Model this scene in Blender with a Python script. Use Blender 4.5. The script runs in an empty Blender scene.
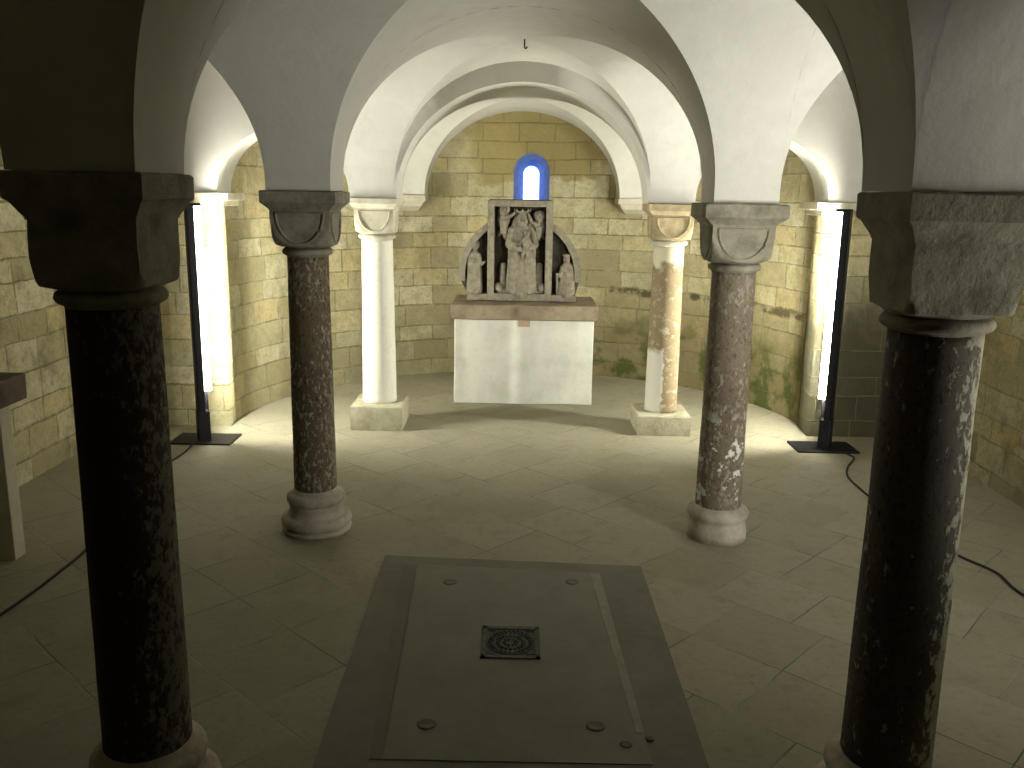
import bpy, bmesh, math, random
from mathutils import Vector, Matrix, noise
random.seed(7)
S = bpy.context.scene
COL = S.collection
PI = math.pi

# ------------------------------------------------------------------ helpers
def link_mesh(name, me, mat=None, parent=None, smooth=False):
    o = bpy.data.objects.new(name, me)
    COL.objects.link(o)
    if mat: me.materials.append(mat)
    if parent: o.parent = parent
    if smooth:
        for p in me.polygons: p.use_smooth = True
    return o

def obj(name, bm, mat=None, parent=None, smooth=False, angle=None):
    me = bpy.data.meshes.new(name)
    bmesh.ops.recalc_face_normals(bm, faces=bm.faces)
    bm.to_mesh(me); bm.free()
    o = link_mesh(name, me, mat, parent, smooth)
    if angle is not None:
        for p in me.polygons: p.use_smooth = True
        try: me.set_sharp_from_angle(angle=angle)
        except Exception: pass
    return o

def thing(name, label, cat, loc=(0, 0, 0), group=None):
    o = bpy.data.objects.new(name, None); COL.objects.link(o)
    o.empty_display_size = .1
    o.location = loc; o['label'] = label; o['category'] = cat
    if group: o['group'] = group
    return o

def tag(o, label, cat, group=None):
    o['label'] = label; o['category'] = cat
    if group: o['group'] = group
    return o

def struct(o):
    o['kind'] = 'structure'; return o

def add_box(bm, x0, x1, y0, y1, z0, z1, bev=0):
    r = bmesh.ops.create_cube(bm, size=1)
    vs = r['verts']
    for v in vs:
        v.co = Vector((x0 if v.co.x < 0 else x1, y0 if v.co.y < 0 else y1, z0 if v.co.z < 0 else z1))
    if bev:
        es = list({e for v in vs for e in v.link_edges})
        bmesh.ops.bevel(bm, geom=es, offset=bev, segments=2, profile=.6, affect='EDGES')
    return vs

def add_rings(bm, rings, cap=True):
    """rings: list of lists of points, same count"""
    rows = [[bm.verts.new(p) for p in r] for r in rings]
    n = len(rows[0])
    for a, b in zip(rows, rows[1:]):
        for i in range(n):
            j = (i + 1) % n
            bm.faces.new((a[i], a[j], b[j], b[i]))
    if cap:
        bm.faces.new(rows[0][::-1]); bm.faces.new(rows[-1])
    return rows

def circ(r, z, n=48, cx=0, cy=0):
    return [(cx + r*math.cos(2*PI*i/n), cy + r*math.sin(2*PI*i/n), z) for i in range(n)]

def add_lathe(bm, prof, n=48, cx=0, cy=0):
    add_rings(bm, [circ(r, z, n, cx, cy) for r, z in prof])

def add_tube(bm, pts, r, n=8):
    pts = [Vector(p) for p in pts]
    rings = []
    for i, p in enumerate(pts):
        d = (pts[min(i+1, len(pts)-1)] - pts[max(i-1, 0)]).normalized()
        up = Vector((0, 0, 1)) if abs(d.z) < .9 else Vector((1, 0, 0))
        a = d.cross(up).normalized(); b = d.cross(a)
        rr = r[i] if isinstance(r, (list, tuple)) else r
        rings.append([p + rr*(math.cos(2*PI*k/n)*a + math.sin(2*PI*k/n)*b) for k in range(n)])
    add_rings(bm, rings)

def add_ell(bm, c, s, rot=None, u=20, v=14):
    r = bmesh.ops.create_uvsphere(bm, u_segments=u, v_segments=v, radius=1)
    M = Matrix.Diagonal((*s, 1))
    if rot: M = rot.to_4x4() @ M
    M = Matrix.Translation(c) @ M
    bmesh.ops.transform(bm, matrix=M, verts=r['verts'])

def cap_between(bm, a, b, ra, rb, n=12, flat=1.0):
    """tapered limb with rounded ends"""
    a = Vector(a); b = Vector(b)
    add_tube(bm, [a, a.lerp(b, .33), a.lerp(b, .66), b], [ra, ra*.67+rb*.33, ra*.33+rb*.67, rb], n)
    add_ell(bm, a, (ra, ra, ra), u=12, v=8); add_ell(bm, b, (rb, rb, rb), u=12, v=8)

def roughen(bm, amp, sc=9.0, seed=0):
    for v in bm.verts:
        n = noise.noise_vector(v.co*sc + Vector((seed, seed*2, 0)))
        n2 = noise.noise_vector(v.co*sc*3.1 + Vector((0, seed, 5)))
        v.co += n*amp + n2*amp*.4

# ------------------------------------------------------------------ materials
class NT:
    def __init__(s, name):
        s.m = bpy.data.materials.new(name); s.m.use_nodes = True
        s.t = s.m.node_tree; s.N = s.t.nodes; s.L = s.t.links
        s.b = s.N['Principled BSDF']
        s.tc = s.N.new('ShaderNodeTexCoord')
    def n(s, typ, **kw):
        nd = s.N.new(typ)
        for k, v in kw.items():
            if k in nd.inputs: nd.inputs[k].default_value = v
            else: setattr(nd, k, v)
        return nd
    def noise(s, scale, detail=5, rough=.6, co='Object', vec=None, dist=0):
        nd = s.n('ShaderNodeTexNoise', Scale=scale, Detail=detail, Roughness=rough, Distortion=dist)
        s.L.new(vec if vec is not None else s.tc.outputs[co], nd.inputs['Vector'])
        return nd.outputs['Fac']
    def ramp(s, fac, stops, interp='LINEAR'):
        nd = s.N.new('ShaderNodeValToRGB'); cr = nd.color_ramp; cr.interpolation = interp
        while len(cr.elements) < len(stops): cr.elements.new(.5)
        for e, (p, c) in zip(cr.elements, stops):
            e.position = p; e.color = (*c, 1) if len(c) == 3 else c
        s.L.new(fac, nd.inputs[0]); return nd.outputs['Color']
    def mask(s, fac, a, b):
        nd = s.N.new('ShaderNodeMapRange'); nd.interpolation_type = 'SMOOTHSTEP'
        nd.inputs['From Min'].default_value = a; nd.inputs['From Max'].default_value = b
        s.L.new(fac, nd.inputs['Value']); return nd.outputs['Result']
    def mix(s, fac, a, b, mode='MIX'):
        nd = s.N.new('ShaderNodeMix'); nd.data_type = 'RGBA'; nd.blend_type = mode
        for i, v in ((0, fac), (6, a), (7, b)):
            if isinstance(v, (int, float)): nd.inputs[i].default_value = v
            elif isinstance(v, tuple): nd.inputs[i].default_value = (*v, 1) if len(v) == 3 else v
            else: s.L.new(v, nd.inputs[i])
        return nd.outputs[2]
    def math(s, op, a, b=0.0):
        nd = s.N.new('ShaderNodeMath'); nd.operation = op
        for i, v in ((0, a), (1, b)):
            if isinstance(v, (int, float)): nd.inputs[i].default_value = v
            else: s.L.new(v, nd.inputs[i])
        return nd.outputs[0]
    def xyz(s, co='Object'):
        nd = s.N.new('ShaderNodeSeparateXYZ'); s.L.new(s.tc.outputs[co], nd.inputs[0]); return nd.outputs
    def out(s, color, rough=.9, bump=None, bs=.3, bd=.01, spec=.2):
        if isinstance(color, tuple): s.b.inputs['Base Color'].default_value = (*color, 1)
        else: s.L.new(color, s.b.inputs['Base Color'])
        if isinstance(rough, (int, float)): s.b.inputs['Roughness'].default_value = rough
        else: s.L.new(rough, s.b.inputs['Roughness'])
        s.b.inputs['Specular IOR Level'].default_value = spec
        if bump is not None:
            nd = s.n('ShaderNodeBump', Strength=bs, Distance=bd)
            s.L.new(bump, nd.inputs['Height']); s.L.new(nd.outputs['Normal'], s.b.inputs['Normal'])
        return s.m

def mat_plaster():
    t = NT('vault_plaster')
    a = t.noise(1.3, 4); b = t.noise(14, 6)
    c = t.ramp(a, [(.3, (.54, .53, .48)), (.55, (.62, .61, .56)), (.75, (.65, .64, .59))])
    c = t.mix(t.mask(b, .35, .75), c, (.58, .57, .52))
    # dull streaks
    c = t.mix(t.math('MULTIPLY', t.mask(t.noise(3.1, 8, .7), .55, .75), .35), c, (.42, .41, .36))
    return t.out(c, .95, t.math('ADD', t.noise(7, 5), t.math('MULTIPLY', b, .4)), .25, .012, .1)

def mat_stone(name, c1, c2, c3, sc=7, bs=.6, bd=.01, rough=.9):
    t = NT(name)
    a = t.noise(sc, 8, .65); b = t.noise(sc*6, 6, .7)
    c = t.ramp(a, [(.3, c1), (.5, c2), (.72, c3)])
    c = t.mix(t.math('MULTIPLY', t.mask(b, .5, .7), .4), c, c1)
    return t.out(c, rough, t.math('ADD', a, t.math('MULTIPLY', b, .5)), bs, bd)

def mat_shaft(name, base, base2, fleck, th, sc=16, amount=.9, dark=(.02, .015, .012), side=0, spots=False):
    """marble shaft whose limewash has flaked off"""
    t = NT(name)
    mp = t.n('ShaderNodeMapping'); mp.inputs['Scale'].default_value = (1, 1, .55)
    t.L.new(t.tc.outputs['Object'], mp.inputs['Vector']); V = mp.outputs[0]
    a = t.noise(3, 6, vec=V); f = t.noise(sc, 9, .72, vec=V, dist=.35); g = t.noise(2.2, 3, vec=V)
    fine = t.noise(70, 4, .7, vec=V)
    c = t.ramp(a, [(.3, base), (.6, base2)])
    c = t.mix(t.mask(fine, .5, .7), c, dark)
    ff = t.math('ADD', f, t.math('MULTIPLY', t.math('SUBTRACT', g, .5), .45))
    if side:
        X = t.xyz()
        ff = t.math('ADD', ff, t.math('MULTIPLY', t.math('SUBTRACT', t.mask(X[0], -.02, .13), .45), side))
    m = t.math('MULTIPLY', t.mask(ff, th, th + .06), amount)
    c = t.mix(m, c, t.mix(t.mask(g, .4, .6), fleck, tuple(v*.7 for v in fleck)))
    if spots:
        X = t.xyz()
        sp = t.math('MULTIPLY', t.mask(t.noise(13, 5, .6), .57, .61), t.math('SUBTRACT', 1.0, t.mask(X[2], .55, .85)))
        c = t.mix(sp, c, (.62, .61, .55))
    return t.out(c, .75, t.math('ADD', f, m), .5, .006, .3)

def mat_wall(name, stops, bw=.42, rh=.2, mortar=(.22, .20, .12), extra=None, offs=(0, 0), dist=.013, bumpd=.015, msize=.006):
    t = NT(name)
    uv = t.tc.outputs['UV']
    # wobble of the joints
    nz = t.n('ShaderNodeTexNoise', Scale=3.0, Detail=4.0); t.L.new(uv, nz.inputs['Vector'])
    sub = t.n('ShaderNodeVectorMath', operation='SUBTRACT'); t.L.new(nz.outputs['Color'], sub.inputs[0]); sub.inputs[1].default_value = (.5, .5, .5)
    sc = t.n('ShaderNodeVectorMath', operation='SCALE'); t.L.new(sub.outputs[0], sc.inputs[0]); sc.inputs['Scale'].default_value = dist*2
    ad = t.n('ShaderNodeVectorMath', operation='ADD'); t.L.new(uv, ad.inputs[0]); t.L.new(sc.outputs[0], ad.inputs[1])
    ad2 = t.n('ShaderNodeVectorMath', operation='ADD'); t.L.new(ad.outputs[0], ad2.inputs[0]); ad2.inputs[1].default_value = (offs[0], offs[1], 0)
    # courses of unequal height
    sx = t.N.new('ShaderNodeSeparateXYZ'); t.L.new(ad2.outputs[0], sx.inputs[0])
    n1 = t.n('ShaderNodeTexNoise', noise_dimensions='1D'); n1.inputs['Scale'].default_value = 2.6; n1.inputs['Detail'].default_value = 1.0
    t.L.new(sx.outputs[1], n1.inputs['W'])
    vv = t.math('ADD', sx.outputs[1], t.math('MULTIPLY', t.math('SUBTRACT', n1.outputs['Fac'], .5), .20))
    cx_ = t.N.new('ShaderNodeCombineXYZ'); t.L.new(sx.outputs[0], cx_.inputs[0]); t.L.new(vv, cx_.inputs[1])
    ad2 = cx_
    br = t.n('ShaderNodeTexBrick', Scale=1.0); br.offset = .43; br.offset_frequency = 2; br.squash = 1.35; br.squash_frequency = 3
    br.inputs['Mortar Size'].default_value = msize; br.inputs['Mortar Smooth'].default_value = .5
    br.inputs['Brick Width'].default_value = bw; br.inputs['Row Height'].default_value = rh
    br.inputs['Color1'].default_value = (0, 0, 0, 1); br.inputs['Color2'].default_value = (1, 1, 1, 1); br.inputs['Mortar'].default_value = (.5, .5, .5, 1)
    t.L.new(ad2.outputs[0], br.inputs['Vector'])
    c = t.ramp(br.outputs['Color'], stops, 'CONSTANT')
    V3 = t.tc.outputs['Object']
    big = t.noise(1.1, 5, .6); med = t.noise(9, 8, .7); fine = t.noise(42, 6, .7)
    c = t.mix(t.math('MULTIPLY', t.mask(med, .38, .66), .65), c, (.36, .33, .20))
    c = t.mix(t.math('MULTIPLY', t.mask(fine, .50, .68), .55), c, (.22, .20, .12))
    c = t.mix(t.math('MULTIPLY', t.mask(big, .5, .72), .55), c, (.22, .21, .15))
    if extra: c = extra(t, c, med, fine)
    mm = t.math('MULTIPLY', br.outputs['Fac'], t.mask(med, .3, .6))
    c = t.mix(t.math('MULTIPLY', mm, .75), c, mortar)
    c = t.mix(1.0, c, (.86, .83, .72), 'MULTIPLY')
    h = t.math('SUBTRACT', t.math('ADD', t.math('MULTIPLY', med, .8), t.math('MULTIPLY', fine, .25)), t.math('MULTIPLY', br.outputs['Fac'], .9))
    return t.out(c, .95, h, .8, bumpd, .1)

STOPS = [(0, (.50, .48, .34)), (.12, (.60, .55, .38)), (.28, (.47, .43, .30)), (.42, (.56, .54, .42)), (.56, (.57, .50, .32)),
         (.70, (.50, .45, .30)), (.82, (.66, .63, .50)), (.93, (.38, .35, .24))]
def apse_extra(t, c, med, fine):
    x = t.xyz()
    wob = t.math('MULTIPLY', t.math('SUBTRACT', t.noise(4, 5), .5), .5)
    # brown weathered zone under the arch
    z = t.math('ADD', x[2], wob)
    xa = t.math('ABSOLUTE', t.math('ADD', x[0], -.15))
    m = t.math('MULTIPLY', t.mask(z, 2.02, 2.12), t.math('SUBTRACT', 1.0, t.mask(t.math('ADD', xa, wob), .55, .8)))
    c = t.mix(t.math('MULTIPLY', m, .85), c, (.29, .24, .11))
    # damp dark foot with moss, at the right
    r = t.mask(x[0], .5, 1.0)
    low = t.math('SUBTRACT', 1.0, t.mask(z, .35, 1.15))
    c = t.mix(t.math('MULTIPLY', t.math('MULTIPLY', r, low), .8), c, (.18, .15, .08))
    band = t.math('SUBTRACT', 1.0, t.mask(t.math('ABSOLUTE', t.math('SUBTRACT', t.math('ADD', x[2], t.math('MULTIPLY', wob, .25)), .93)), .02, .06))
    c = t.mix(t.math('MULTIPLY', t.math('MULTIPLY', t.math('MULTIPLY', r, band), t.mask(t.noise(5, 6, .7), .42, .58)), .85), c, (.06, .05, .03))
    low2 = t.math('SUBTRACT', 1.0, t.mask(z, .3, .8))
    gm = t.math('MULTIPLY', t.math('MULTIPLY', r, low2), t.mask(t.noise(3.4, 6), .46, .6))
    c = t.mix(t.math('MULTIPLY', gm, .85), c, (.06, .09, .02))
    l = t.math('MULTIPLY', t.math('SUBTRACT', 1.0, t.mask(z, .25, .9)), t.math('SUBTRACT', 1.0, r))
    c = t.mix(t.math('MULTIPLY', l, .35), c, (.26, .24, .16))
    return c
def side_extra(t, c, med, fine):
    x = t.xyz()
    b = t.mask(t.noise(2.3, 7, .7), .5, .68)
    c = t.mix(t.math('MULTIPLY', b, .75), c, (.17, .16, .12))
    red = t.math('MULTIPLY', t.mask(t.noise(2.9, 3), .64, .7), .5)
    return t.mix(red, c, (.36, .18, .09))
def hole_right(t, c, med, fine):
    c = side_extra(t, c, med, fine)
    x = t.xyz()
    m = t.math('MULTIPLY', t.math('LESS_THAN', t.math('ABSOLUTE', t.math('SUBTRACT', x[1], 5.05)), .065),
               t.math('LESS_THAN', t.math('ABSOLUTE', t.math('SUBTRACT', x[2], .86)), .05))
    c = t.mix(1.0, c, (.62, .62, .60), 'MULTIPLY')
    return t.mix(m, c, (.03, .022, .015))  # dark inside of the hole painted on the flat wall
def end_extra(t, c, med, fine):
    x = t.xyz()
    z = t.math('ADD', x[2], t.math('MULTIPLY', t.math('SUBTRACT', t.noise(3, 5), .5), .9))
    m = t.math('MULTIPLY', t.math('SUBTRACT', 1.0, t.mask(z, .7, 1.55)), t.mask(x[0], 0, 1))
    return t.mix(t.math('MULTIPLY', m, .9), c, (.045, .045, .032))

M = {}
M['plaster'] = mat_plaster()
M['wall_apse'] = mat_wall('ashlar_apse', STOPS, bw=.38, rh=.19, bumpd=.03, extra=apse_extra)
M['wall_side'] = mat_wall('ashlar_side', STOPS, bw=.36, rh=.185, extra=side_extra, dist=.03, bumpd=.03, msize=.008)
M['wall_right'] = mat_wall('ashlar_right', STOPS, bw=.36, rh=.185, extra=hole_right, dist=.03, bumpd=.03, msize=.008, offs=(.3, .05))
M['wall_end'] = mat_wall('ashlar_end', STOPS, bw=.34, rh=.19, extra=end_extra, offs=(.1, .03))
M['cap'] = mat_stone('capital_sandstone', (.15, .14, .105), (.27, .25, .19), (.36, .34, .27), 8, .8, .012)
M['cap_pale'] = mat_stone('capital_limewashed', (.40, .37, .27), (.55, .52, .41), (.62, .59, .49), 7, .5, .008)
M['cap_tan'] = mat_stone('capital_ochre', (.26, .21, .13), (.40, .33, .20), (.50, .44, .30), 9, .8, .012)
M['base'] = mat_stone('base_stone', (.28, .24, .19), (.42, .38, .31), (.52, .49, .42), 8, .7, .01)
M['plinth'] = mat_stone('plinth_stone', (.30, .28, .19), (.42, .40, .29), (.50, .48, .37), 9, .8, .012)
M['shaft_near'] = mat_shaft('shaft_dark_marble', (.032, .023, .016), (.055, .038, .026), (.20, .18, .135), .53, 48, side=.14)
M['shaft_near_r'] = mat_shaft('shaft_dark_marble_worn', (.055, .047, .034), (.095, .08, .058), (.42, .40, .30), .49, 34, side=.18)
M['shaft_midl'] = mat_shaft('shaft_brown_marble', (.11, .08, .048), (.165, .125, .078), (.42, .39, .32), .51, 48, .8)
M['shaft_midr'] = mat_shaft('shaft_red_marble', (.135, .105, .068), (.20, .165, .115), (.40, .37, .30), .50, 40, .65, (.07, .05, .035), spots=True)
M['shaft_white'] = mat_shaft('shaft_limewashed', (.72, .70, .60), (.78, .76, .67), (.46, .43, .35), .66, 6, .7, (.66, .63, .53))
def mat_farr():
    t = NT('shaft_ochre_marble')
    V = t.tc.outputs['Object']; f = t.noise(18, 8, .7); x = t.xyz()
    c = t.ramp(t.noise(5, 7), [(.3, (.20, .145, .08)), (.6, (.28, .22, .13))])
    c = t.mix(t.mask(f, .52, .64), c, (.44, .40, .29))
    w = t.math('ADD', t.math('MULTIPLY', t.math('SUBTRACT', t.noise(6, 6), .5), .25), x[2])
    lo = t.math('SUBTRACT', 1.0, t.mask(w, .66, .72))
    lf = t.math('SUBTRACT', 1.0, t.mask(t.math('ADD', x[0], t.math('MULTIPLY', t.math('SUBTRACT', f, .5), .12)), -.03, -.01))
    c = t.mix(t.math('MULTIPLY', lo, lf), c, (.68, .66, .58))
    c = t.mix(t.mask(w, 1.36, 1.4), c, (.58, .54, .40))
    return t.out(c, .8, f, .5, .006)
M['shaft_farr'] = mat_farr()

def mat_floor():
    t = NT('floor_flags')
    mp = t.n('ShaderNodeMapping'); mp.inputs['Rotation'].default_value = (0, 0, math.radians(43)); mp.inputs['Location'].default_value = (.13, .1, 0)
    t.L.new(t.tc.outputs['Object'], mp.inputs['Vector'])
    nz = t.n('ShaderNodeTexNoise', Scale=1.7, Detail=3.0); t.L.new(mp.outputs[0], nz.inputs['Vector'])
    sc = t.n('ShaderNodeVectorMath', operation='SCALE'); t.L.new(nz.outputs['Color'], sc.inputs[0]); sc.inputs['Scale'].default_value = .05
    ad = t.n('ShaderNodeVectorMath', operation='ADD'); t.L.new(mp.outputs[0], ad.inputs[0]); t.L.new(sc.outputs[0], ad.inputs[1])
    br = t.n('ShaderNodeTexBrick', Scale=1.0); br.offset = .38; br.offset_frequency = 3; br.squash = 1
    br.inputs['Mortar Size'].default_value = .004; br.inputs['Mortar Smooth'].default_value = .6
    br.inputs['Brick Width'].default_value = .44; br.inputs['Row Height'].default_value = .42
    br.inputs['Color1'].default_value = (0, 0, 0, 1); br.inputs['Color2'].default_value = (1, 1, 1, 1); br.inputs['Mortar'].default_value = (.5, .5, .5, 1)
    t.L.new(ad.outputs[0], br.inputs['Vector'])
    c = t.ramp(br.outputs['Color'], [(0, (.345, .32, .24)), (.3, (.37, .345, .26)), (.6, (.337, .313, .234)), (.85, (.378, .353, .268))], 'CONSTANT')
    a = t.noise(2.2, 7, .65); f = t.noise(28, 8, .75)
    c = t.mix(t.math('MULTIPLY', t.mask(a, .4, .7), .5), c, (.40, .38, .30))
    c = t.mix(t.math('MULTIPLY', t.mask(f, .5, .68), .6), c, (.23, .21, .15))
    c = t.mix(t.math('MULTIPLY', t.mask(t.noise(.9, 4), .55, .7), .35), c, (.27, .25, .18))
    c = t.mix(t.math('MULTIPLY', t.mask(t.noise(6.5, 9, .75), .50, .66), .45), c, (.24, .215, .15))
    c = t.mix(t.math('MULTIPLY', br.outputs['Fac'], t.math('MULTIPLY', t.mask(t.noise(1.6, 3), .40, .60), .85)), c, (.08, .07, .05))
    c = t.mix(1.0, c, (.79, .79, .75), 'MULTIPLY')
    h = t.math('SUBTRACT', t.math('MULTIPLY', f, .3), t.math('MULTIPLY', br.outputs['Fac'], .7))
    return t.out(c, .75, t.math('ADD', h, t.math('MULTIPLY', a, .7)), .5, .008, .3)
M['floor'] = mat_floor()
M['slab'] = mat_stone('slab_grey', (.11, .105, .08), (.145, .14, .11), (.175, .17, .135), 3, .25, .004, .6)
M['slab_in'] = mat_stone('slab_panel', (.145, .14, .11), (.175, .17, .135), (.20, .195, .155), 4, .25, .004, .6)
M['slab_dark'] = mat_stone('slab_strip_dark', (.10, .095, .07), (.125, .12, .09), (.15, .145, .11), 4, .25, .004, .6)
M['slab_pale'] = mat_stone('slab_strip_pale', (.18, .175, .14), (.22, .215, .17), (.27, .26, .21), 14, .25, .004, .6)
M['disc'] = mat_stone('disc_metal', (.07, .065, .05), (.11, .10, .08), (.15, .14, .11), 30, .4, .003, .5)
M['grate'] = mat_stone('cast_iron', (.04, .04, .032), (.075, .072, .058), (.13, .125, .10), 40, .6, .004, .5)
M['altar'] = mat_stone('altar_limewash', (.48, .48, .42), (.60, .60, .54), (.66, .66, .60), 4, .4, .008)
M['mensa'] = mat_stone('altar_sandstone', (.20, .15, .105), (.29, .235, .165), (.36, .31, .23), 8, .7, .01)
M['inset'] = mat_stone('inset_red_stone', (.34, .22, .14), (.42, .30, .21), (.46, .35, .26), 20, .3, .004)
M['relief'] = mat_stone('relief_sandstone', (.13, .115, .085), (.20, .18, .135), (.27, .245, .19), 22, .5, .006)
M['relief_dark'] = mat_stone('relief_recess_shade', (.035, .03, .022), (.06, .052, .038), (.10, .085, .06), 14, .4, .004)  # dark copy of the sandstone: niche shade put into the colour
M['black'] = mat_stone('black_powder_coat', (.010, .010, .012), (.014, .014, .016), (.02, .02, .022), 50, .1, .001, .45)
M['cable'] = mat_stone('black_rubber', (.012, .012, .011), (.02, .02, .018), (.03, .03, .026), 50, .1, .001, .6)
M['iron'] = mat_stone('rusty_iron', (.03, .022, .016), (.06, .04, .03), (.10, .06, .04), 60, .4, .002, .6)
M['post'] = mat_stone('pale_painted_wood', (.42, .38, .27), (.55, .51, .38), (.60, .56, .44), 6, .3, .004)
M['block'] = mat_stone('brown_wood_block', (.06, .04, .028), (.10, .065, .045), (.14, .09, .065), 12, .5, .006, .6)
def emat(name, col, st):
    t = NT(name); t.b.inputs['Base Color'].default_value = (0.8, 0.8, 0.8, 1)
    t.b.inputs['Emission Color'].default_value = (*col, 1); t.b.inputs['Emission Strength'].default_value = st
    return t.m
LAMP = 520
M['tube'] = emat('lit_diffuser', (1.0, .98, .84), LAMP)
M['diffuser'] = emat('acrylic_diffuser', (1.0, .99, .93), 14)
M['glass'] = emat('frosted_daylight_glass', (.22, .36, 1.0), 5.5)

# ------------------------------------------------------------------ plan
CX = 1.17; YL = [.13, 2.50, 4.87, 7.24]; A = .17
Z0 = 1.985; RISE = .935; WX = 3.27
YE = 7.07; YB = -1.9
AC = (.03, 7.15); AR = 2.45

# ---- floor
bm = bmesh.new()
bm2 = [bm.verts.new(p) for p in ((-3.6, -2.2, 0), (3.6, -2.2, 0), (3.6, 10, 0), (-3.6, 10, 0))]
bm.faces.new(bm2); bmesh.ops.subdivide_edges(bm, edges=bm.edges, cuts=8, use_grid_fill=True)
struct(obj('floor', bm, M['floor']))

# ---- vaults: groined webs, bands between them, pier feet
bm = bmesh.new()
def quadgrid(fn, nu, nv):
    g = [[bm.verts.new(fn(i/nu, j/nv)) for j in range(nv+1)] for i in range(nu+1)]
    for i in range(nu):
        for j in range(nv):
            try: bm.faces.new((g[i][j], g[i+1][j], g[i+1][j+1], g[i][j+1]))
            except ValueError: pass
def web(cx, cy, rx, ry, z0, rise, N=28):
    for ax in (0, 1):
        for sg in (-1, 1):
            def f(s, t):
                a = s*PI/2*.9999 + 1e-4; b = a*(2*t-1)
                u = math.sin(a)*sg; v = math.sin(b); z = z0 + rise*math.cos(b)
                return (cx+u*rx, cy+v*ry, z) if ax == 0 else (cx+v*rx, cy+u*ry, z)
            quadgrid(f, N, N)
def band_x(cx, rx, y0, y1, z0, rise):   # arch spanning in x, extruded in y
    quadgrid(lambda s, t: (cx+rx*math.sin((2*s-1)*PI/2), y0+(y1-y0)*t, z0+rise*math.cos((2*s-1)*PI/2)), 40, 3)
def band_y(cy, ry, x0, x1, z0, rise):
    quadgrid(lambda s, t: (x0+(x1-x0)*t, cy+ry*math.sin((2*s-1)*PI/2), z0+rise*math.cos((2*s-1)*PI/2)), 40, 3)
def foot(x0, x1, y0, y1, zb, zt):
    vs = [bm.verts.new((x, y, z)) for z in (zb, zt) for x, y in ((x0, y0), (x1, y0), (x1, y1), (x0, y1))]
    bm.faces.new(vs[:4])
    for i in range(4):
        j = (i+1) % 4; bm.faces.new((vs[i], vs[j], vs[4+j], vs[4+i]))
rxN = CX - A; axc = (CX + A + WX)/2; rxA = (WX - CX - A)/2
ybays = [(YB, YL[0]-A)] + [(YL[i]+A, YL[i+1]-A) for i in range(3)]
for y0, y1 in ybays:
    cy = (y0+y1)/2; ry = (y1-y0)/2
    web(0, cy, rxN, ry, Z0, RISE)
    for s in (-1, 1):
        web(s*axc, cy, rxA, ry, Z0, RISE)
        band_y(cy, ry, s*(CX-A), s*(CX+A), Z0, RISE)
feet = []
for yl in YL[:3]:
    band_x(0, rxN, yl-A, yl+A, Z0, RISE)
    for s in (-1, 1):
        band_x(s*axc, rxA, yl-A, yl+A, Z0, RISE)
        zt_ = {(-1, 2.50): 1.986, (1, 2.50): 1.966, (-1, 4.87): 1.936, (1, 4.87): 1.906}.get((s, yl), 1.9)
        if Z0-zt_ > .005: feet.append((s*CX-A, s*CX+A, yl-A, yl+A, zt_, Z0))
bmesh.ops.remove_doubles(bm, verts=bm.verts, dist=.0004)
struct(obj('ceiling', bm, M['plaster'], angle=math.radians(25)))
for i_, f_ in enumerate(feet):                              # short plastered pier feet on the abaci
    bm = bmesh.new(); foot(*f_); struct(obj('trim_%d' % (11+i_), bm, M['plaster']))
bm = bmesh.new()
# apse vaults
APZ = 1.90; APR = .87; yA0, yA1 = 7.41, 9.10
cyA = (yA0+yA1)/2; ryA = (yA1-yA0)/2; rC = .985
web(0, cyA, rC, ryA, APZ, APR)
band_x(0, rC, yA1, 9.75, APZ, APR)
for s in (-1, 1):
    band_y(cyA, ryA, s*rC, s*1.36, APZ, APR)
    web(s*1.93, cyA, .57, ryA, APZ, APR)
    foot(min(s*(rC+.004), s*1.356), max(s*(rC+.004), s*1.356), 7.074, 7.405, 1.872, APZ+.05)
    foot(min(s*rC, s*1.36), max(s*rC, s*1.36), 9.10, 9.7, APZ-.01, APZ+.05)
bmesh.ops.remove_doubles(bm, verts=bm.verts, dist=.0004)
struct(obj('ceiling_apse', bm, M['plaster'], angle=math.radians(25)))

bm = bmesh.new()
add_box(bm, 1.52, 2.02, YB, 1.93, 0, 3.0); struct(obj('wall_light_blocker', bm, M['plaster']))  # unseen block added to keep the right-hand light off the near left side

# ---- end wall above the apse arches (plastered), with thickness
bm = bmesh.new()
segs = []   # (x, zbottom)
def arch(cx, r, z0, rise, n=40):
    return [(cx - r*math.cos(PI*i/n), z0 + rise*math.sin(PI*i/n)) for i in range(n+1)]
JX = 2.40
prof = [(-WX-.1, 1.9), (-JX, 1.9)] + arch(-(1.36+JX)/2, (JX-1.36)/2, APZ, .50) + [(-1.36, 1.88), (-rC, 1.88)] + arch(0, rC, APZ, APR) + \
       [(rC, 1.88), (1.36, 1.88)] + arch((1.36+JX)/2, (JX-1.36)/2, APZ, .50) + [(JX, 1.9), (WX+.1, 1.9)]
def strip(y, flip=False):
    lo = [bm.verts.new((x, y, z)) for x, z in prof]; hi = [bm.verts.new((x, y, 3.15)) for x, z in prof]
    for i in range(len(prof)-1):
        if abs(prof[i+1][0]-prof[i][0]) > 1e-6: bm.faces.new((lo[i], lo[i+1], hi[i+1], hi[i]))
    return lo
la = strip(YE); lb = strip(7.41)
for i in range(len(prof)-1): bm.faces.new((la[i], la[i+1], lb[i+1], lb[i]))
bmesh.ops.remove_doubles(bm, verts=bm.verts, dist=.0004)
struct(obj('wall_end_upper', bm, M['plaster'], angle=math.radians(30)))

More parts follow.
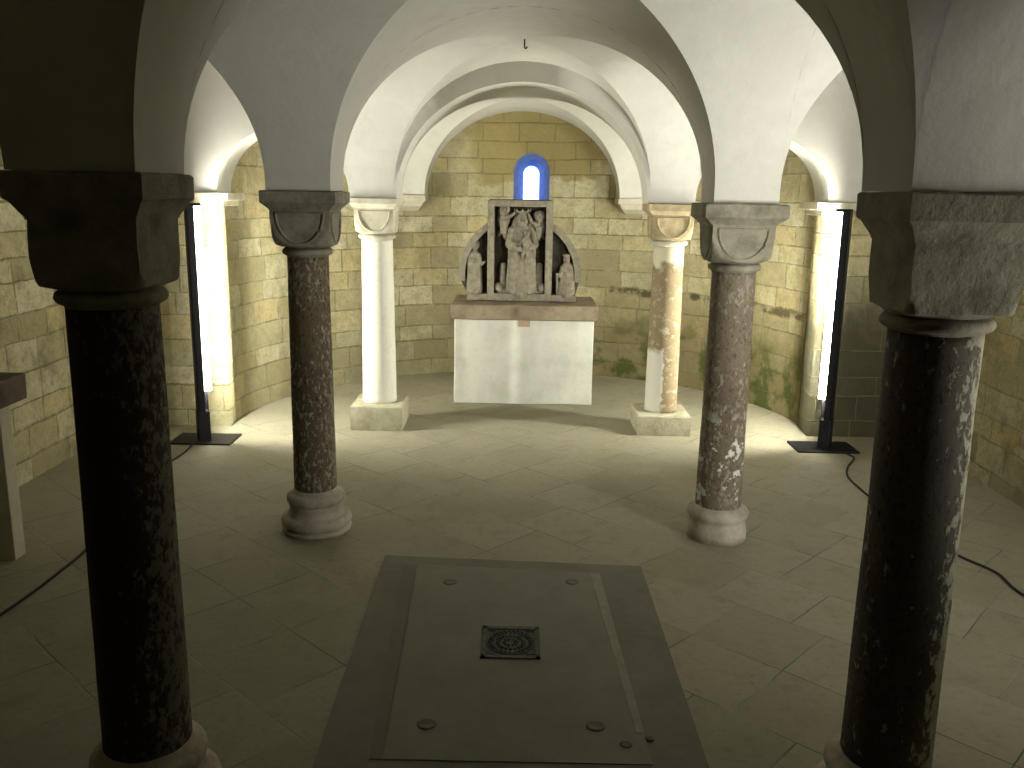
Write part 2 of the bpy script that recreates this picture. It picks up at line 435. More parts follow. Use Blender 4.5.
# ---- masonry walls (uv = running length, height)
def wall_strip(name, pts, z0, z1, mat, nz=1, hole=None):
    bm = bmesh.new(); uvl = bm.loops.layers.uv.new('UVMap')
    L = [0]
    for a, b in zip(pts, pts[1:]): L.append(L[-1] + math.dist(a, b))
    for i in range(len(pts)-1):
        for k in range(nz):
            za = z0+(z1-z0)*k/nz; zb = z0+(z1-z0)*(k+1)/nz
            if hole and hole(pts[i], pts[i+1], za, zb): continue
            vs = [bm.verts.new((*pts[i], za)), bm.verts.new((*pts[i+1], za)), bm.verts.new((*pts[i+1], zb)), bm.verts.new((*pts[i], zb))]
            f = bm.faces.new(vs)
            for lp, uv in zip(f.loops, ((L[i], za), (L[i+1], za), (L[i+1], zb), (L[i], zb))): lp[uvl].uv = uv
    bmesh.ops.remove_doubles(bm, verts=bm.verts, dist=.0003)
    return struct(obj(name, bm, mat, smooth=True))
wall_strip('wall_left', [(-WX, YB), (-WX, 7.2)], 0, 3.1, M['wall_side'])
wall_strip('wall_right', [(WX, YB), (WX, 7.2)], 0, 3.1, M['wall_right'])
wall_strip('wall_back', [(-WX, YB), (WX, YB)], 0, 3.1, M['wall_side'])
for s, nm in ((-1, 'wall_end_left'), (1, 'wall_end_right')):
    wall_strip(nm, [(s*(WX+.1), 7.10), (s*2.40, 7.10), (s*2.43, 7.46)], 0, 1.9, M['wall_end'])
# apse wall with the small window opening; window centred at WXC
WXC = .10; WH = .19; WZ0 = 1.62; WZ1 = 2.345
wa = [PI*i/96 for i in range(97)]
def ap(a, r=AR): return (AC[0] - r*math.cos(a), AC[1] + r*math.sin(a))
awc = PI/2 + math.asin((WXC-AC[0])/AR); dw = math.asin(WH/AR)
angs = sorted([a for a in wa if abs(a-awc) > dw+.01] + [awc-dw, awc+dw])
apse_pts = [(-2.43, 7.13)] + [ap(a) for a in angs] + [(2.48, 7.13)]
# wall around opening: bottom part, top part, arch head spandrels
bm = bmesh.new(); uvl = bm.loops.layers.uv.new('UVMap')
def uvface(P, UV):
    f = bm.faces.new([bm.verts.new(p) for p in P])
    for lp, uv in zip(f.loops, UV): lp[uvl].uv = uv
Lr = 0; Lwin = 0
zsp = WZ1-WH
for i in range(len(apse_pts)-1):
    a, b = apse_pts[i], apse_pts[i+1]; d = math.dist(a, b)
    mid = (a[0]+b[0])/2
    iswin = abs(mid-WXC) < .05 and a[1] > 9 and d > .2
    if iswin:
        Lwin = Lr
        uvface([(*a, 0), (*b, 0), (*b, WZ0), (*a, WZ0)], [(Lr, 0), (Lr+d, 0), (Lr+d, WZ0), (Lr, WZ0)])
        # head
        n = 24
        for k in range(n):
            t0 = PI*k/n; t1 = PI*(k+1)/n
            q = []
            for t in (t0, t1):
                f_ = (1-math.cos(t))/2
                q.append((a[0]+(b[0]-a[0])*f_, a[1]+(b[1]-a[1])*f_, zsp+WH*math.sin(t), Lr+d*f_))
            (xa, ya, za, ua), (xb, yb, zb, ub) = q
            uvface([(xa, ya, za), (xb, yb, zb), (xb, yb, 3.1), (xa, ya, 3.1)], [(ua, za), (ub, zb), (ub, 3.1), (ua, 3.1)])
        WA, WB = a, b
    else:
        uvface([(*a, 0), (*b, 0), (*b, 3.1), (*a, 3.1)], [(Lr, 0), (Lr+d, 0), (Lr+d, 3.1), (Lr, 3.1)])
    Lr += d
bmesh.ops.remove_doubles(bm, verts=bm.verts, dist=.0003)
struct(obj('wall_apse', bm, M['wall_apse'], smooth=False, angle=math.radians(30)))

# ---- window: splayed reveal, frosted pane, radiating head joints
def wloop(w, zb, zs, y, cx, n=24):
    pts = [(cx-w, y, zb)] + [(cx-w*math.cos(PI*k/n), y, zs+w*math.sin(PI*k/n)) for k in range(n+1)] + [(cx+w, y, zb)]
    return pts
bm = bmesh.new()
l0 = wloop(WH, WZ0, zsp, 9.60, WXC)
# front loop follows the wall chord
def cho(p):
    f_ = (p[0]-WA[0])/(WB[0]-WA[0]); return (p[0], WA[1]+(WB[1]-WA[1])*f_-.001, p[2])
l0 = [cho(p) for p in l0]
l1 = wloop(.088, 1.80, 2.14, 9.98, WXC)
l2 = wloop(.088, 1.80, 2.14, 10.02, WXC)
add_rings(bm, [l0, l1, l2], cap=False)
t = NT('window_reveal_daylight_tint')
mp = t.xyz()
c = t.ramp(t.noise(12, 6), [(.3, (.09, .14, .28)), (.65, (.16, .23, .42))])  # blue of the scattered daylight put into the stone colour
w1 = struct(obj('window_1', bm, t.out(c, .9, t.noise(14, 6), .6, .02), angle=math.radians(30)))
bm = bmesh.new(); vs = [bm.verts.new(p) for p in wloop(.090, 1.798, 2.14, 10.0, WXC)]; bm.faces.new(vs)
struct(obj('window_pane', bm, M['glass'], w1))

# ---- imposts / consoles
n_tr = 1
for s in (-1, 1):
    bm = bmesh.new(); xi = s*1.17
    add_box(bm, xi-.2, xi+.2, 9.06, 9.45, 1.84, 1.90, .008)
    rings = [[(xi+sx*w, y, z) for sx, y in ((-1, y0), (1, y0), (1, 9.45), (-1, 9.45))] for w, y0, z in ((.10, 9.26, 1.74), (.15, 9.13, 1.79), (.18, 9.09, 1.84))]
    add_rings(bm, rings); roughen(bm, .004)
    struct(obj('trim_%d' % n_tr, bm, M['cap_pale'])); n_tr += 1
    bm = bmesh.new()
    x0, x1 = sorted((s*2.30, s*2.62))
    add_box(bm, x0, x1, 7.02, 7.46, 1.845, 1.905, .008)
    x0, x1 = sorted((s*2.35, s*2.58)); add_box(bm, x0, x1, 7.05, 7.44, 1.80, 1.85, .006)
    struct(obj('trim_%d' % n_tr, bm, M['cap_pale'])); n_tr += 1

# ------------------------------------------------------------------ columns
def sq(h, z, n=16, r=.0):
    pts = []
    for k in range(4):
        for i in range(n):
            f_ = -1+2*i/n
            x, y = [(f_, -1), (1, f_), (-f_, 1), (-1, -f_)][k]
            pts.append((x*h, y*h, z))
    return pts
def cushion(a, rn, z0, z1, power=1.0, n=96, nz=14):
    rings = []
    for k in range(nz+1):
        t = k/nz
        R = rn + (a*1.43-rn)*math.sin(t**power*PI/2)
        if k == nz: R = a*1.43
        ring = []
        for i in range(n):
            th = 2*PI*i/n + PI/n*0
            c, s = abs(math.cos(th)), abs(math.sin(th))
            r = min(a/max(c, s), R)
            ring.append((r*math.cos(th), r*math.sin(th), z0+(z1-z0)*t))
        rings.append(ring)
    return rings
def column(loc, label, ztop, ab_h, ab_t, ch, blk, zblk, r0, r1, zsh0, mats, kind='torus', lun=True, rz=0, power=1.0, rough=.004, plinth=None):
    """ztop abacus top; ab_h half width; ab_t slab thickness; ch chamfer height; blk block half; zblk block bottom; r0/r1 shaft radii bottom/top"""
    t = thing('stone_column', label, 'column', loc, 'stone columns carrying the vault'); t['kind'] = 'thing'
    t.rotation_euler.z = rz
    sd = hash((loc[0], loc[1])) % 17
    sd = int(abs(loc[0]*7+loc[1]*13)) % 17
    # abacus
    bm = bmesh.new()
    zb = ztop-ab_t
    add_rings(bm, [sq(blk+.004, zb-ch), sq(blk+.004, zb-ch+.006), sq(ab_h-.012, zb-.004), sq(ab_h, zb+.006), sq(ab_h, ztop-.006), sq(ab_h-.006, ztop)])
    roughen(bm, rough, 11, sd)
    obj('abacus', bm, mats['abacus'], t, angle=math.radians(35))
    # capital block
    bm = bmesh.new()
    add_rings(bm, cushion(blk, r1+.012, zblk, zb-ch+.002, power))
    roughen(bm, rough*1.2, 8, sd+3)
    if lun:
        h = zb-ch-zblk
        for k in range(4):
            Rm = Matrix.Rotation(k*PI/2, 3, 'Z'); pts = []
            for i in range(25):
                th = PI*i/24
                pts.append(Rm @ Vector((blk*.80*math.cos(th), -blk-.001, zb-ch-.015-(h*.80)*math.sin(th))))
            add_tube(bm, pts, .0075, 6)
            add_tube(bm, [pts[0], pts[-1]], .006, 6)
    obj('capital', bm, mats['cap'], t, angle=math.radians(40))
    # necking ring
    bm = bmesh.new()
    zr = zblk-.022
    prof = [(r1, zr-.028)] + [(r1+.022*math.cos(a)+.004, zr+.020*math.sin(a)) for a in [(-PI/2+PI*i/8) for i in range(9)]] + [(r1, zblk+.002)]
    add_lathe(bm, prof); roughen(bm, rough*.5, 12, sd)
    obj('necking_ring', bm, mats['ring'], t, smooth=True)
    # shaft
    bm = bmesh.new(); n = 44; rings = []
    for k in range(n+1):
        f_ = k/n; z = zsh0+(zblk-.045-zsh0)*f_
        rings.append(circ(r0+(r1-r0)*f_, z, 56))
    add_rings(bm, rings); roughen(bm, rough*.55, 5, sd)
    obj('shaft', bm, mats['shaft'], t, smooth=True)
    # base
    bm = bmesh.new()
    if kind == 'torus':
        H = zsh0
        def tor(rc, rr, zc, hh, n=9): return [(rc+rr*math.cos(a), zc+hh*math.sin(a)) for a in [(-PI/2+PI*i/(n-1)) for i in range(n)]]
        prof = [(r0+.075, 0), (r0+.078, H*.10)] + tor(r0+.045, .036, H*.26, H*.15) + [(r0+.040, H*.44), (r0+.026, H*.55), (r0+.034, H*.64)] + tor(r0+.022, .022, H*.80, H*.12) + [(r0+.008, H*.96), (r0, H+.01)]
        add_lathe(bm, prof, 64); roughen(bm, rough*1.2, 7, sd)
        obj('base', bm, mats['base'], t, smooth=True)
    elif kind == 'drum':
        H = zsh0
        prof = [(r0+.040, 0), (r0+.042, H*.25), (r0+.030, H*.55), (r0+.028, H*.62), (r0+.040, H*.70), (r0+.046, H*.80), (r0+.036, H*.92), (r0+.01, H*.98), (r0, H+.01)]
        add_lathe(bm, prof, 64); roughen(bm, rough*1.2, 7, sd)
        obj('base', bm, mats['base'], t, smooth=True)
    else:
        h = plinth
        add_rings(bm, [sq(h-.004, 0), sq(h, .012), sq(h, zsh0-.012), sq(h-.010, zsh0)])
        roughen(bm, rough, 6, sd)
        obj('base', bm, mats['base'], t, angle=math.radians(35))
    return t
dk = dict(abacus=M['cap'], cap=M['cap'], ring=M['cap'], shaft=M['shaft_near'], base=M['base'])
column((-CX+.006, 2.50, 0), 'nearest left stone column, dark marble shaft in deep shadow', 1.984, .185, .075, .05, .146, 1.665, .134, .125, .22, dk, power=.26, lun=False, rough=.003)
column((CX+.014, 2.50, 0), 'nearest right stone column, dark shaft with flaked pale limewash on its right side', 1.965, .187, .080, .05, .148, 1.63, .135, .126, .22, dict(dk, shaft=M['shaft_near_r']), power=.24, lun=False, rough=.0035)
column((-CX, 4.87, 0), 'middle left stone column, brown shaft with pale flecks and round moulded base', 1.935, .200, .065, .035, .158, 1.635, .122, .112, .25, dict(dk, shaft=M['shaft_midl']), power=.5)
column((CX, 4.87, 0), 'middle right stone column, reddish brown shaft with white spots and pale drum base', 1.905, .215, .075, .04, .165, 1.59, .130, .117, .19, dict(dk, shaft=M['shaft_midr'], base=M['base']), kind='drum', power=.5)
column((-1.17, 7.24, 0), 'slim white limewashed column on a square block, left of the altar', 1.885, .195, .05, .04, .155, 1.60, .142, .125, .21, dict(abacus=M['cap_pale'], cap=M['cap_pale'], ring=M['cap_pale'], shaft=M['shaft_white'], base=M['plinth']), kind='block', plinth=.215, power=.5)
column((1.20, 7.24, 0), 'slim ochre brown column with white patch on a square block, right of the altar', 1.875, .205, .06, .035, .160, 1.585, .135, .122, .17, dict(abacus=M['cap_tan'], cap=M['cap_tan'], ring=M['cap_pale'], shaft=M['shaft_farr'], base=M['plinth']), kind='block', plinth=.22, power=.5)

# ------------------------------------------------------------------ altar
ax = .04; ay = 8.05
t = thing('altar', 'white limewashed block altar with brown sandstone top slab in the apse', 'altar', (ax, ay, 0))
bm = bmesh.new(); add_box(bm, -.645, .645, 0, .72, 0, .80, .012)
bmesh.ops.subdivide_edges(bm, edges=bm.edges, cuts=6, use_grid_fill=True); roughen(bm, .004, 3)
obj('block', bm, M['altar'], t)
bm = bmesh.new()
def rect(x, y0, y1, z, n=8): 
    c = [(-x, y0), (x, y0), (x, y1), (-x, y1)]; out = []
    for k in range(4):
        a, b = c[k], c[(k+1) % 4]
        for i in range(n): out.append((a[0]+(b[0]-a[0])*i/n, a[1]+(b[1]-a[1])*i/n, z))
    return out
add_rings(bm, [rect(.655, -.015, .735, .795), rect(.665, -.03, .75, .805), rect(.675, -.04, .76, .85), rect(.678, -.042, .762, .925), rect(.665, -.03, .75, .935)])
roughen(bm, .004, 6)
obj('top_slab', bm, M['mensa'], t, angle=math.radians(30))
bm = bmesh.new()
add_box(bm, -.055, .055, -.045, .02, .735, .815, .004)
o = obj('inset_stone', bm, M['inset'], t); o.location.y = .035

# ------------------------------------------------------------------ altar relief (carved stone)
RX, RY, RZ = .0, 8.30, .943
t = thing('altar_relief', 'carved grey sandstone relief of a crowned seated woman, standing on the altar', 'sculpture', (RX, RY, RZ))
K = .00955/6.4   # metres per pixel of the close view
def P(cx_, cy_, y=0): return ((cx_-460)*K, y, (702-cy_)*K)
def plate(bm, pts, y0, y1):
    a = [bm.verts.new((x, y0, z)) for x, _, z in pts]; b = [bm.verts.new((x, y1, z)) for x, _, z in pts]
    n = len(pts)
    bm.faces.new(a); bm.faces.new(b[::-1])
    for i in range(n): bm.faces.new((a[i], b[i], b[(i+1) % n], a[(i+1) % n]))
# backs
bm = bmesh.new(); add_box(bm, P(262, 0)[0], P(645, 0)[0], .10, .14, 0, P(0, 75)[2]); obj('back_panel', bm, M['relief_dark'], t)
# frame of the centre panel
bm = bmesh.new()
x0, x1 = P(250, 0)[0], P(655, 0)[0]; zt = P(0, 80)[2]
add_box(bm, x0, P(293, 0)[0], -.03, .14, 0, zt, .008); add_box(bm, P(612, 0)[0], x1, -.03, .14, 0, zt, .008)
add_box(bm, x0+.004, x1-.004, -.03, .14, P(0, 118)[2], zt+.002, .008); add_box(bm, x0+.004, x1-.004, -.03, .14, 0, P(0, 655)[2], .006)
roughen(bm, .002, 14); obj('frame', bm, M['relief'], t)
# wings
ccx, ccz = P(455, 545)[0], P(455, 545)[2]; Ro = 385*K; Ri = 345*K
for s in (-1, 1):
    xin = x0 if s < 0 else x1
    w = bmesh.new()
    lim = abs(xin-ccx); am = math.acos(lim/Ro); ai = math.acos(lim/Ri)
    o_ = [(ccx+s*Ro*math.cos(a), 0, ccz+Ro*math.sin(a)) for a in [(-.10+(am+.10)*i/20) for i in range(21)]]
    i_ = [(ccx+s*Ri*math.cos(a), 0, ccz+Ri*math.sin(a)) for a in [(ai+(-.10-ai)*i/20) for i in range(21)]]
    plate(w, o_+i_, 0.0, .12)
    wo = obj('arch_band', w, M['relief'], t, angle=math.radians(30))
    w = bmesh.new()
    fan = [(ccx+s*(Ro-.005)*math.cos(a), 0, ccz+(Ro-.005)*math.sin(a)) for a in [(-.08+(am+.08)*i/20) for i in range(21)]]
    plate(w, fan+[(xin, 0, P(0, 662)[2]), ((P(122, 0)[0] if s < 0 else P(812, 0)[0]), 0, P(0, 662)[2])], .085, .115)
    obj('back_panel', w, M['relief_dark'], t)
    w = bmesh.new()
    xa, xb = (P(122, 0)[0], x0) if s < 0 else (x1, P(812, 0)[0])
    add_box(w, xa, xb, -.02, .12, 0, P(0, 660)[2], .006)
    roughen(w, .003, 14); obj('plinth', w, M['relief'], t)

def carve(name, build, vox=.0042, mat='relief'):
    bm = bmesh.new(); build(bm)
    o = obj(name, bm, M[mat], t)
    md = o.modifiers.new('Remesh', 'REMESH'); md.mode = 'VOXEL'; md.voxel_size = vox; md.use_smooth_shade = True
    sm = o.modifiers.new('Smooth', 'SMOOTH'); sm.factor = .5; sm.iterations = 2
    return o
def E(bm, cx_, cy_, y, sx, sy, sz, tilt=0):
    add_ell(bm, P(cx_, cy_, y), (sx*K, sy, sz*K), Matrix.Rotation(tilt, 3, 'Y') if tilt else None)
def Lm(bm, a, b, ra, rb): cap_between(bm, P(*a), P(*b), ra*K, rb*K)
def face(bm, cx_, cy_, y, s):
    """brow, nose, lips, chin in front of a head ellipsoid; s = head half width in px"""
    f_ = y - s*K*.95
    E(bm, cx_, cy_-s*.15, f_, s*.62, .007, s*.10)                        # brow
    Lm(bm, (cx_, cy_-s*.12, f_), (cx_, cy_+s*.28, f_-.008), s*.09, s*.16)  # nose
    E(bm, cx_, cy_+s*.55, f_, s*.30, .007, s*.09)                        # lips
    E(bm, cx_, cy_+s*.92, f_+.006, s*.32, .010, s*.2)                    # chin
    for k in (-1, 1): E(bm, cx_+k*s*.45, cy_+s*.30, f_+.008, s*.28, .010, s*.28)
def madonna(bm):
    E(bm, 465, 320, .045, 74, .055, 100)      # torso
    Lm(bm, (466, 450, -.012), (466, 640, -.004), 38, 52)
    E(bm, 465, 240, .045, 28, .03, 34)       # neck
    E(bm, 467, 194, .025, 36, .042, 50); face(bm, 467, 194, .025, 36)
    E(bm, 465, 200, .06, 54, .035, 62)       # veil
    for sg in (-1, 1):
        Lm(bm, (465+sg*46, 210, .06), (465+sg*58, 275, .05), 18, 20)   # veil falling on the shoulders
        Lm(bm, (465+sg*62, 268, .04), (465+sg*78, 350, .01), 30, 27)
    Lm(bm, (387, 350, .01), (438, 378, -.03), 27, 15); Lm(bm, (543, 350, .01), (512, 372, -.03), 27, 15)
    for cx_, sg in ((420, -1), (512, 1)):
        Lm(bm, (465+sg*26, 405, .05), (cx_, 452, -.03), 54, 44)          # thighs
        Lm(bm, (cx_, 452, -.03), (cx_+sg*4, 620, -.01), 42, 44)        # shins under drapery
        E(bm, cx_+sg*4, 645, -.035, 26, .035, 13)                        # feet
    add_rings(bm, [[P(465+w*math.cos(a), y, yy+d*math.sin(a)) for a in [2*PI*i/24 for i in range(24)]] for y, w, yy, d in ((400, 84, .04, .05), (470, 88, .025, .05), (560, 96, .03, .05), (650, 108, .03, .05))])
    for k in range(9):
        xx = 388+k*19.5
        Lm(bm, (xx, 470+6*(k % 3), -.028-(.018 if k in (1, 2, 6, 7) else .0)), (xx+(k-4)*3, 640, -.022-(.012 if k % 2 else 0)), 5, 8)    # folds
    for k in range(5): Lm(bm, (405+k*6, 330+k*26, -.008), (455+k*8, 352+k*28, -.024), 5, 5)
    for k in range(4): Lm(bm, (425, 455+k*26, -.058), (505, 470+k*30, -.035), 5, 6)
    Lm(bm, (388, 300, .0), (392, 420, .0), 8, 14); Lm(bm, (545, 300, .0), (540, 420, .0), 8, 14)
    for k in range(5):                                                   # fingers on the child
        Lm(bm, (440+k*3, 364+k*6, -.045), (462+k*2, 362+k*7, -.050), 5, 4)
carve('seated_figure', madonna)
def crown(bm):
    pts = [P(465+44*math.cos(a), 150, .035+.04*math.sin(a)) for a in [2*PI*i/24 for i in range(25)]]
    add_tube(bm, pts, .008, 8)
    for i in range(0, 24, 3):
        a = 2*PI*i/24
        cap_between(bm, P(465+44*math.cos(a), 150, .035+.04*math.sin(a)), P(465+50*math.cos(a), 134, .035+.044*math.sin(a)), .009, .008)
carve('crown', crown, .006)
def child(bm):
    E(bm, 492, 335, -.03, 27, .03, 42); E(bm, 494, 280, -.035, 19, .024, 23); face(bm, 494, 280, -.035, 19)
    Lm(bm, (475, 318, -.04), (452, 342, -.055), 9, 7); Lm(bm, (510, 318, -.04), (524, 350, -.05), 9, 7)
    Lm(bm, (484, 370, -.035), (470, 415, -.065), 14, 11); Lm(bm, (470, 415, -.065), (474, 450, -.06), 11, 8)
    Lm(bm, (500, 370, -.035), (500, 418, -.065), 14, 11); Lm(bm, (500, 418, -.065), (504, 450, -.06), 11, 8)
carve('child_figure', child, .0055)
def throne(bm):
    for x in (350, 575):
        Lm(bm, (x, 500, .05), (x, 640, .04), 24, 26); E(bm, x, 480, .045, 22, .03, 18)
    for x in (325, 590): E(bm, x, 620, .02, 34, .04, 32)
    Lm(bm, (330, 645, .03), (590, 645, .03), 22, 22)
    Lm(bm, (372, 520, .06), (372, 630, .05), 14, 16); Lm(bm, (552, 540, .06), (552, 630, .05), 14, 16)
carve('throne', throne)
def angel(sg):
    def b(bm):
        hx, hy = (352, 146) if sg < 0 else (570, 182)
        E(bm, hx, hy, .02, 31, .040, 34); face(bm, hx, hy, .02, 30); E(bm, hx, hy-6, .035, 38, .035, 36)
        bx = hx + sg*4
        E(bm, bx, hy+56, .05, 40, .045, 44)
        Lm(bm, (bx-sg*14, hy+44, .02), (hx-sg*46, hy+28, -.01), 15, 11)      # arm to the crown
        Lm(bm, (hx-sg*46, hy+28, -.01), (hx-sg*64, 158 if sg < 0 else 168, .0), 11, 8)
        Lm(bm, (bx, hy+76, .05), (bx-sg*14, hy+165 if sg < 0 else hy+140, .05), 30, 14)   # trailing robe
        Lm(bm, (bx-sg*4, hy+86, .05), (bx+sg*28, hy+150 if sg < 0 else hy+130, .07), 20, 10)
        for k in range(4): Lm(bm, (bx-20+k*12, hy+60, .0), (bx-22+k*10-sg*8, hy+140, .02), 4, 5)
        Lm(bm, (bx+sg*18, hy+20, .07), (bx+sg*30, hy+90, .07), 18, 10)    # wing
    return b
carve('angel_figure', angel(-1)); carve('angel_figure', angel(1))
def standing(cx_, head, sg, square):
    def b(bm):
        hy = head
        if square:
            E(bm, cx_, hy+8, .03, 22, .032, 30); E(bm, cx_, hy-16, .03, 27, .034, 12)
        else:
            E(bm, cx_, hy, .03, 25, .034, 31); E(bm, cx_, hy-6, .045, 30, .03, 32)
        face(bm, cx_, hy+(6 if square else 0), .03, 22)
        w = 50 if square else 46
        E(bm, cx_+sg*6, hy+95, .045, w, .045, 72)
        Lm(bm, (cx_+sg*4, hy+120, .05), (cx_+sg*2, 640, .03), w, w+6)
        Lm(bm, (cx_-sg*26, hy+60, .03), (cx_-sg*38, hy+115, .0), 14, 11); Lm(bm, (cx_-sg*38, hy+115, .0), (cx_-sg*60, hy+100, .0), 11, 8)
        Lm(bm, (cx_+sg*32, hy+60, .03), (cx_+sg*34, hy+125, .0), 15, 11); Lm(bm, (cx_+sg*34, hy+125, .0), (cx_-sg*4, hy+128, -.01), 11, 8)
        for k in range(5): Lm(bm, (cx_-30+k*15, hy+130, -.008), (cx_-34+k*17, 635, -.028), 4, 6)
        for k in range(3): Lm(bm, (cx_-24, hy+80+k*22, -.004), (cx_+24, hy+92+k*22, -.004), 3, 3)
        E(bm, cx_-14, 652, -.02, 14, .03, 9); E(bm, cx_+16, 652, -.02, 14, .03, 9)
        if square: Lm(bm, (cx_-sg*60, hy+100, 0), (cx_-sg*52, 650, .01), 7, 12)
    return b
carve('standing_figure', standing(172, 362, -1, False)); carve('standing_figure', standing(748, 430, 1, True))

# ------------------------------------------------------------------ floor lamps
def lamp(x, y, side, h, label, lean=0):
    """side: -1 left lamp, +1 right lamp; the tube faces the apse and the middle"""
    t = thing('floor_lamp', label, 'lamp', (x, y, 0), 'standing light posts beside the apse')
    rot = Matrix.Rotation(side*math.radians(60), 3, 'Z')     # local +Y turned to the middle/apse
    def ob(n, bm, m, sm=False):
        bmesh.ops.rotate(bm, cent=(0, 0, 0), matrix=rot, verts=bm.verts); return obj(n, bm, m, t, smooth=sm)
    bm = bmesh.new(); add_box(bm, -.24, .24, -.15, .15, 0, .014, .003)
    obj('base_plate', bm, M['black'], t)
    bm = bmesh.new()
    # channel: back, short inner cheek, long outer cheek
    k = -side                                               # sign of the side seen from the nave
    def bx(xa, xb, *r): add_box(bm, min(k*xa, k*xb), max(k*xa, k*xb), *r)
    add_box(bm, -.052, .052, -.05, -.035, .03, h, .003)
    bx(.040, .052, -.05, .005, .03, h, .003); bx(-.052, -.040, -.05, .046, .03, h, .003)
    add_box(bm, -.052, .052, -.05, .055, h-.02, h, .003)
    ob('post', bm, M['black'])
    bm = bmesh.new(); add_box(bm, -.058, .058, -.055, .034, .012, .24, .004); ob('ballast_box', bm, M['black'])
    bm = bmesh.new(); add_tube(bm, [(0, .025, .42), (0, .025, h-.04)], .017, 14); ob('light_tube', bm, M['tube'], True)
    bm = bmesh.new(); bx(.034, .040, .004, .062, .40, h-.022, .001); ob('diffuser', bm, M['diffuser'])
    return t
lamp(-2.46, 6.67, -1, 1.83, 'black floor lamp post with glowing rear, by the left wall corner')
lamp(2.42, 6.75, 1, 1.86, 'black floor lamp post with glowing rear, by the right wall corner')

# ------------------------------------------------------------------ cables
def spline(pts, n=12):
    pts = [Vector(p) for p in pts]; out = []
    Pp = [pts[0]*2-pts[1]] + pts + [pts[-1]*2-pts[-2]]
    for i in range(1, len(Pp)-2):
        for k in range(n):
            s_ = k/n; a, b, c, d = Pp[i-1:i+3]
            out.append(.5*((2*b)+(-a+c)*s_+(2*a-5*b+4*c-d)*s_*s_+(-a+3*b-3*c+d)*s_**3))
    out.append(pts[-1]); return out
z = .008
bm = bmesh.new(); add_tube(bm, spline([(-2.50, 6.50, z), (-2.49, 6.25, z), (-2.52, 6.0, z), (-2.66, 5.6, z), (-2.55, 5.1, z), (-2.36, 4.58, z), (-2.34, 4.15, z), (-2.37, 3.71, z), (-2.45, 3.1, z), (-2.7, 2.2, z)]), .007, 8)
tag(obj('power_cable', bm, M['cable'], smooth=True), 'thin black cable running along the floor from the left lamp to the left edge', 'cable')
bm = bmesh.new(); add_tube(bm, spline([(2.55, 6.58, z), (2.56, 6.46, z), (2.43, 6.23, z), (2.35, 6.0, z), (2.34, 5.74, z), (2.35, 5.5, z), (2.40, 5.1, z), (2.46, 4.65, z), (2.56, 4.4, z), (2.56, 4.12, z), (2.75, 3.7, z), (2.95, 3.0, z)]), .007, 8)
tag(obj('power_cable', bm, M['cable'], smooth=True), 'thin black cable snaking from the right lamp behind the nearest right column', 'cable')

# ------------------------------------------------------------------ floor slab
t = thing('floor_slab', 'large grey rectangular slab with a square grate, set in the floor of the middle aisle', 'slab', (0, 3.35, 0))
def slabpart(name, pts, z0, z1, m, par=None):
    bm = bmesh.new(); a = [bm.verts.new((x, y-3.35, z0)) for x, y in pts]; b = [bm.verts.new((x, y-3.35, z1)) for x, y in pts]
    n = len(pts); bm.faces.new(a[::-1]); bm.faces.new(b)
    for i in range(n): bm.faces.new((a[i], a[(i+1) % n], b[(i+1) % n], b[i]))
    return obj(name, bm, m, par or t)
slabpart('border', [(-.68, 2.2), (.69, 2.2), (.67, 4.40), (-.71, 4.48)], .0, .006, M['slab'])
slabpart('panel', [(-.45, 2.72), (.49, 2.72), (.44, 4.30), (-.52, 4.36)], .001, .010, M['slab_in'])
slabpart('dark_strip', [(-.50, 2.72), (-.455, 2.72), (-.525, 4.36), (-.60, 4.36)], .001, .0085, M['slab_dark'])
slabpart('pale_strip', [(.455, 2.90), (.485, 2.90), (.44, 4.28), (.39, 4.28)], .001, .0115, M['slab_pale'])
for x, y, r in ((-.33, 4.15, .034), (.29, 4.18, .034), (-.32, 2.93, .036), (.31, 2.94, .036), (.41, 2.83, .022), (.50, 2.87, .017)):
    bm = bmesh.new(); add_lathe(bm, [(r, .006), (r, .0125), (r-.004, .014), (r-.010, .0145), (r-.013, .0135), (.002, .0135)], 24)
    o = obj('disc', bm, M['disc'], t, smooth=True); o.location = (x, y-3.35, 0)
g = obj('grate', (lambda b: (add_box(b, -.128, .128, -.138, -.115, .006, .018), add_box(b, -.128, .128, .115, .138, .006, .018), add_box(b, -.128, -.108, -.138, .138, .006, .018), add_box(b, .108, .128, -.138, .138, .006, .018), add_box(b, -.12, .12, -.13, .13, .004, .0115), b)[-1])(bmesh.new()), M['grate'], t)
g.location = (-.015, 3.545-3.35, 0)
bm = bmesh.new()
for R_, n_, l_ in ((.088, 28, .022), (.056, 20, .018), (.026, 10, .014)):
    for k in range(n_):
        a = 2*PI*k/n_; d = Vector((math.cos(a), math.sin(a), 0))
        add_tube(bm, [d*(R_-l_/2)+Vector((0, 0, .013)), d*(R_+l_/2)+Vector((0, 0, .016))], [.004, .006], 6)
add_tube(bm, [(.104*math.cos(2*PI*k/36), .104*math.sin(2*PI*k/36), .014) for k in range(37)], .004, 6)
for sx in (-1, 1):
    for sy in (-1, 1):
        for q_ in range(3): add_ell(bm, (sx*(.098-.012*q_), sy*(.104-.0*q_), .014), (.006, .006, .006), u=8, v=6)
obj('ornament', bm, M['grate'], g, smooth=True)

# ------------------------------------------------------------------ stand at the left edge
t = thing('wooden_stand', 'pale narrow post with a dark brown block on top, cut by the left edge', 'stand', (-2.72, 4.38, 0))
bm = bmesh.new(); add_box(bm, -.075, .075, -.05, .05, .0, .855, .006); obj('post', bm, M['post'], t)
bm = bmesh.new(); add_box(bm, -.20, .135, -.16, .12, .845, .985, .014); roughen(bm, .003); obj('block', bm, M['block'], t)

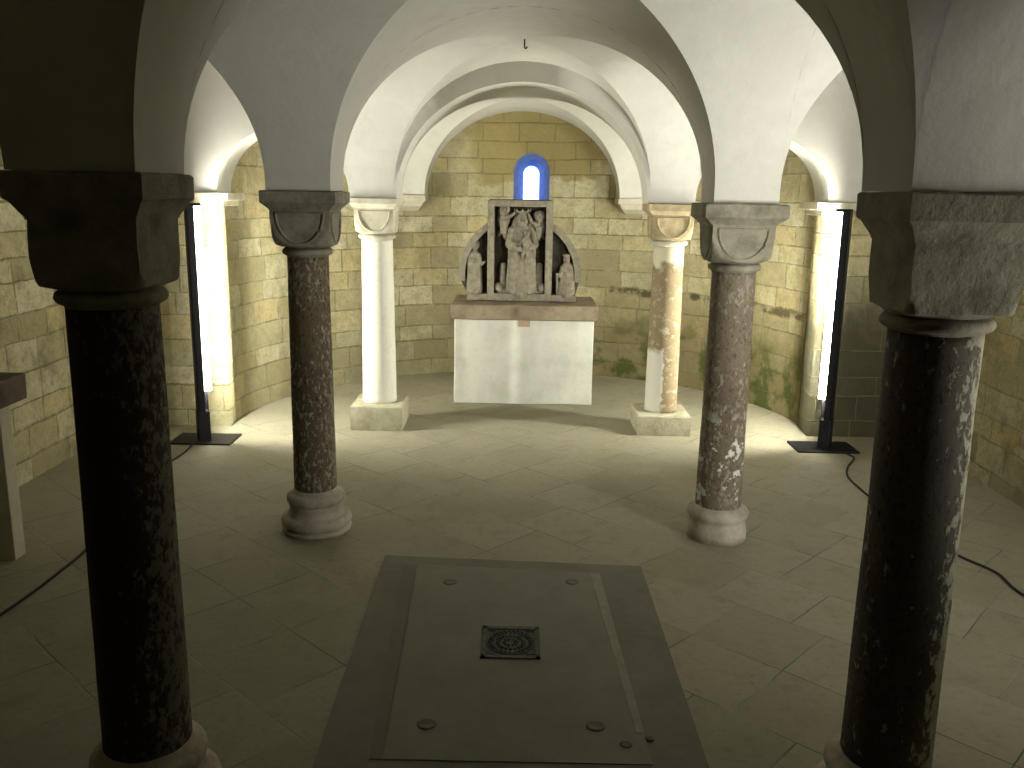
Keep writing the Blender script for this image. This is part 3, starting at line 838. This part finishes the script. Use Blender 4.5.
# ------------------------------------------------------------------ hook in the vault
bm = bmesh.new()
pts = [(0, 0, .04), (0, 0, .0)] + [(.008-.008*math.cos(a), 0, -.008-.008*math.sin(a)) for a in [PI*i/8 for i in range(1, 10)]]
add_tube(bm, pts, .005, 8)
o = tag(obj('iron_hook', bm, M['iron'], smooth=True), 'small iron hook hanging from the vault crown in front of the apse arch', 'hook')
o.location = (0, 6.055, Z0+RISE-.045)

# ------------------------------------------------------------------ lights
def area(name, loc, target, sx, sy, e, col):
    l = bpy.data.lights.new(name, 'AREA'); l.shape = 'RECTANGLE'; l.size = sx; l.size_y = sy; l.energy = e; l.color = col
    o = bpy.data.objects.new(name, l); COL.objects.link(o); o.location = loc
    l.spread = math.radians(100)
    o.rotation_euler = (Vector(target)-Vector(loc)).to_track_quat('-Z', 'Y').to_euler(); return o
area('lamp_behind_right', (3.12, 1.72, 1.05), (.9, 6.0, 2.9), .05, 1.5, 58, (1, .98, .88))
w = bpy.data.worlds.new('World'); S.world = w; w.use_nodes = True
w.node_tree.nodes['Background'].inputs[0].default_value = (.8, .82, .75, 1)
w.node_tree.nodes['Background'].inputs[1].default_value = .0

# ------------------------------------------------------------------ camera
f_, p_, r_, y_ = 881.4, .2150, .01584, .00772
cd = bpy.data.cameras.new('camera'); cam = bpy.data.objects.new('camera', cd); COL.objects.link(cam); S.camera = cam
cd.sensor_width = 36; cd.lens = f_*36/1024; cd.clip_start = .05
fw = Vector((-math.sin(y_)*math.cos(p_), math.cos(y_)*math.cos(p_), -math.sin(p_)))
rt = Vector((math.cos(y_), math.sin(y_), 0)); up = rt.cross(fw)
c, s = math.cos(r_), math.sin(r_)
R_ = c*rt + s*up; U_ = -s*rt + c*up
cam.matrix_world = Matrix(((R_.x, U_.x, -fw.x, 0), (R_.y, U_.y, -fw.y, 0), (R_.z, U_.z, -fw.z, 1.95), (0, 0, 0, 1)))
S.view_settings.view_transform = 'Standard'; S.view_settings.look = 'None'
S.view_settings.exposure = 0
S.cycles.max_bounces = 10; S.cycles.diffuse_bounces = 8
try: S.cycles.use_denoising = True
except Exception: pass
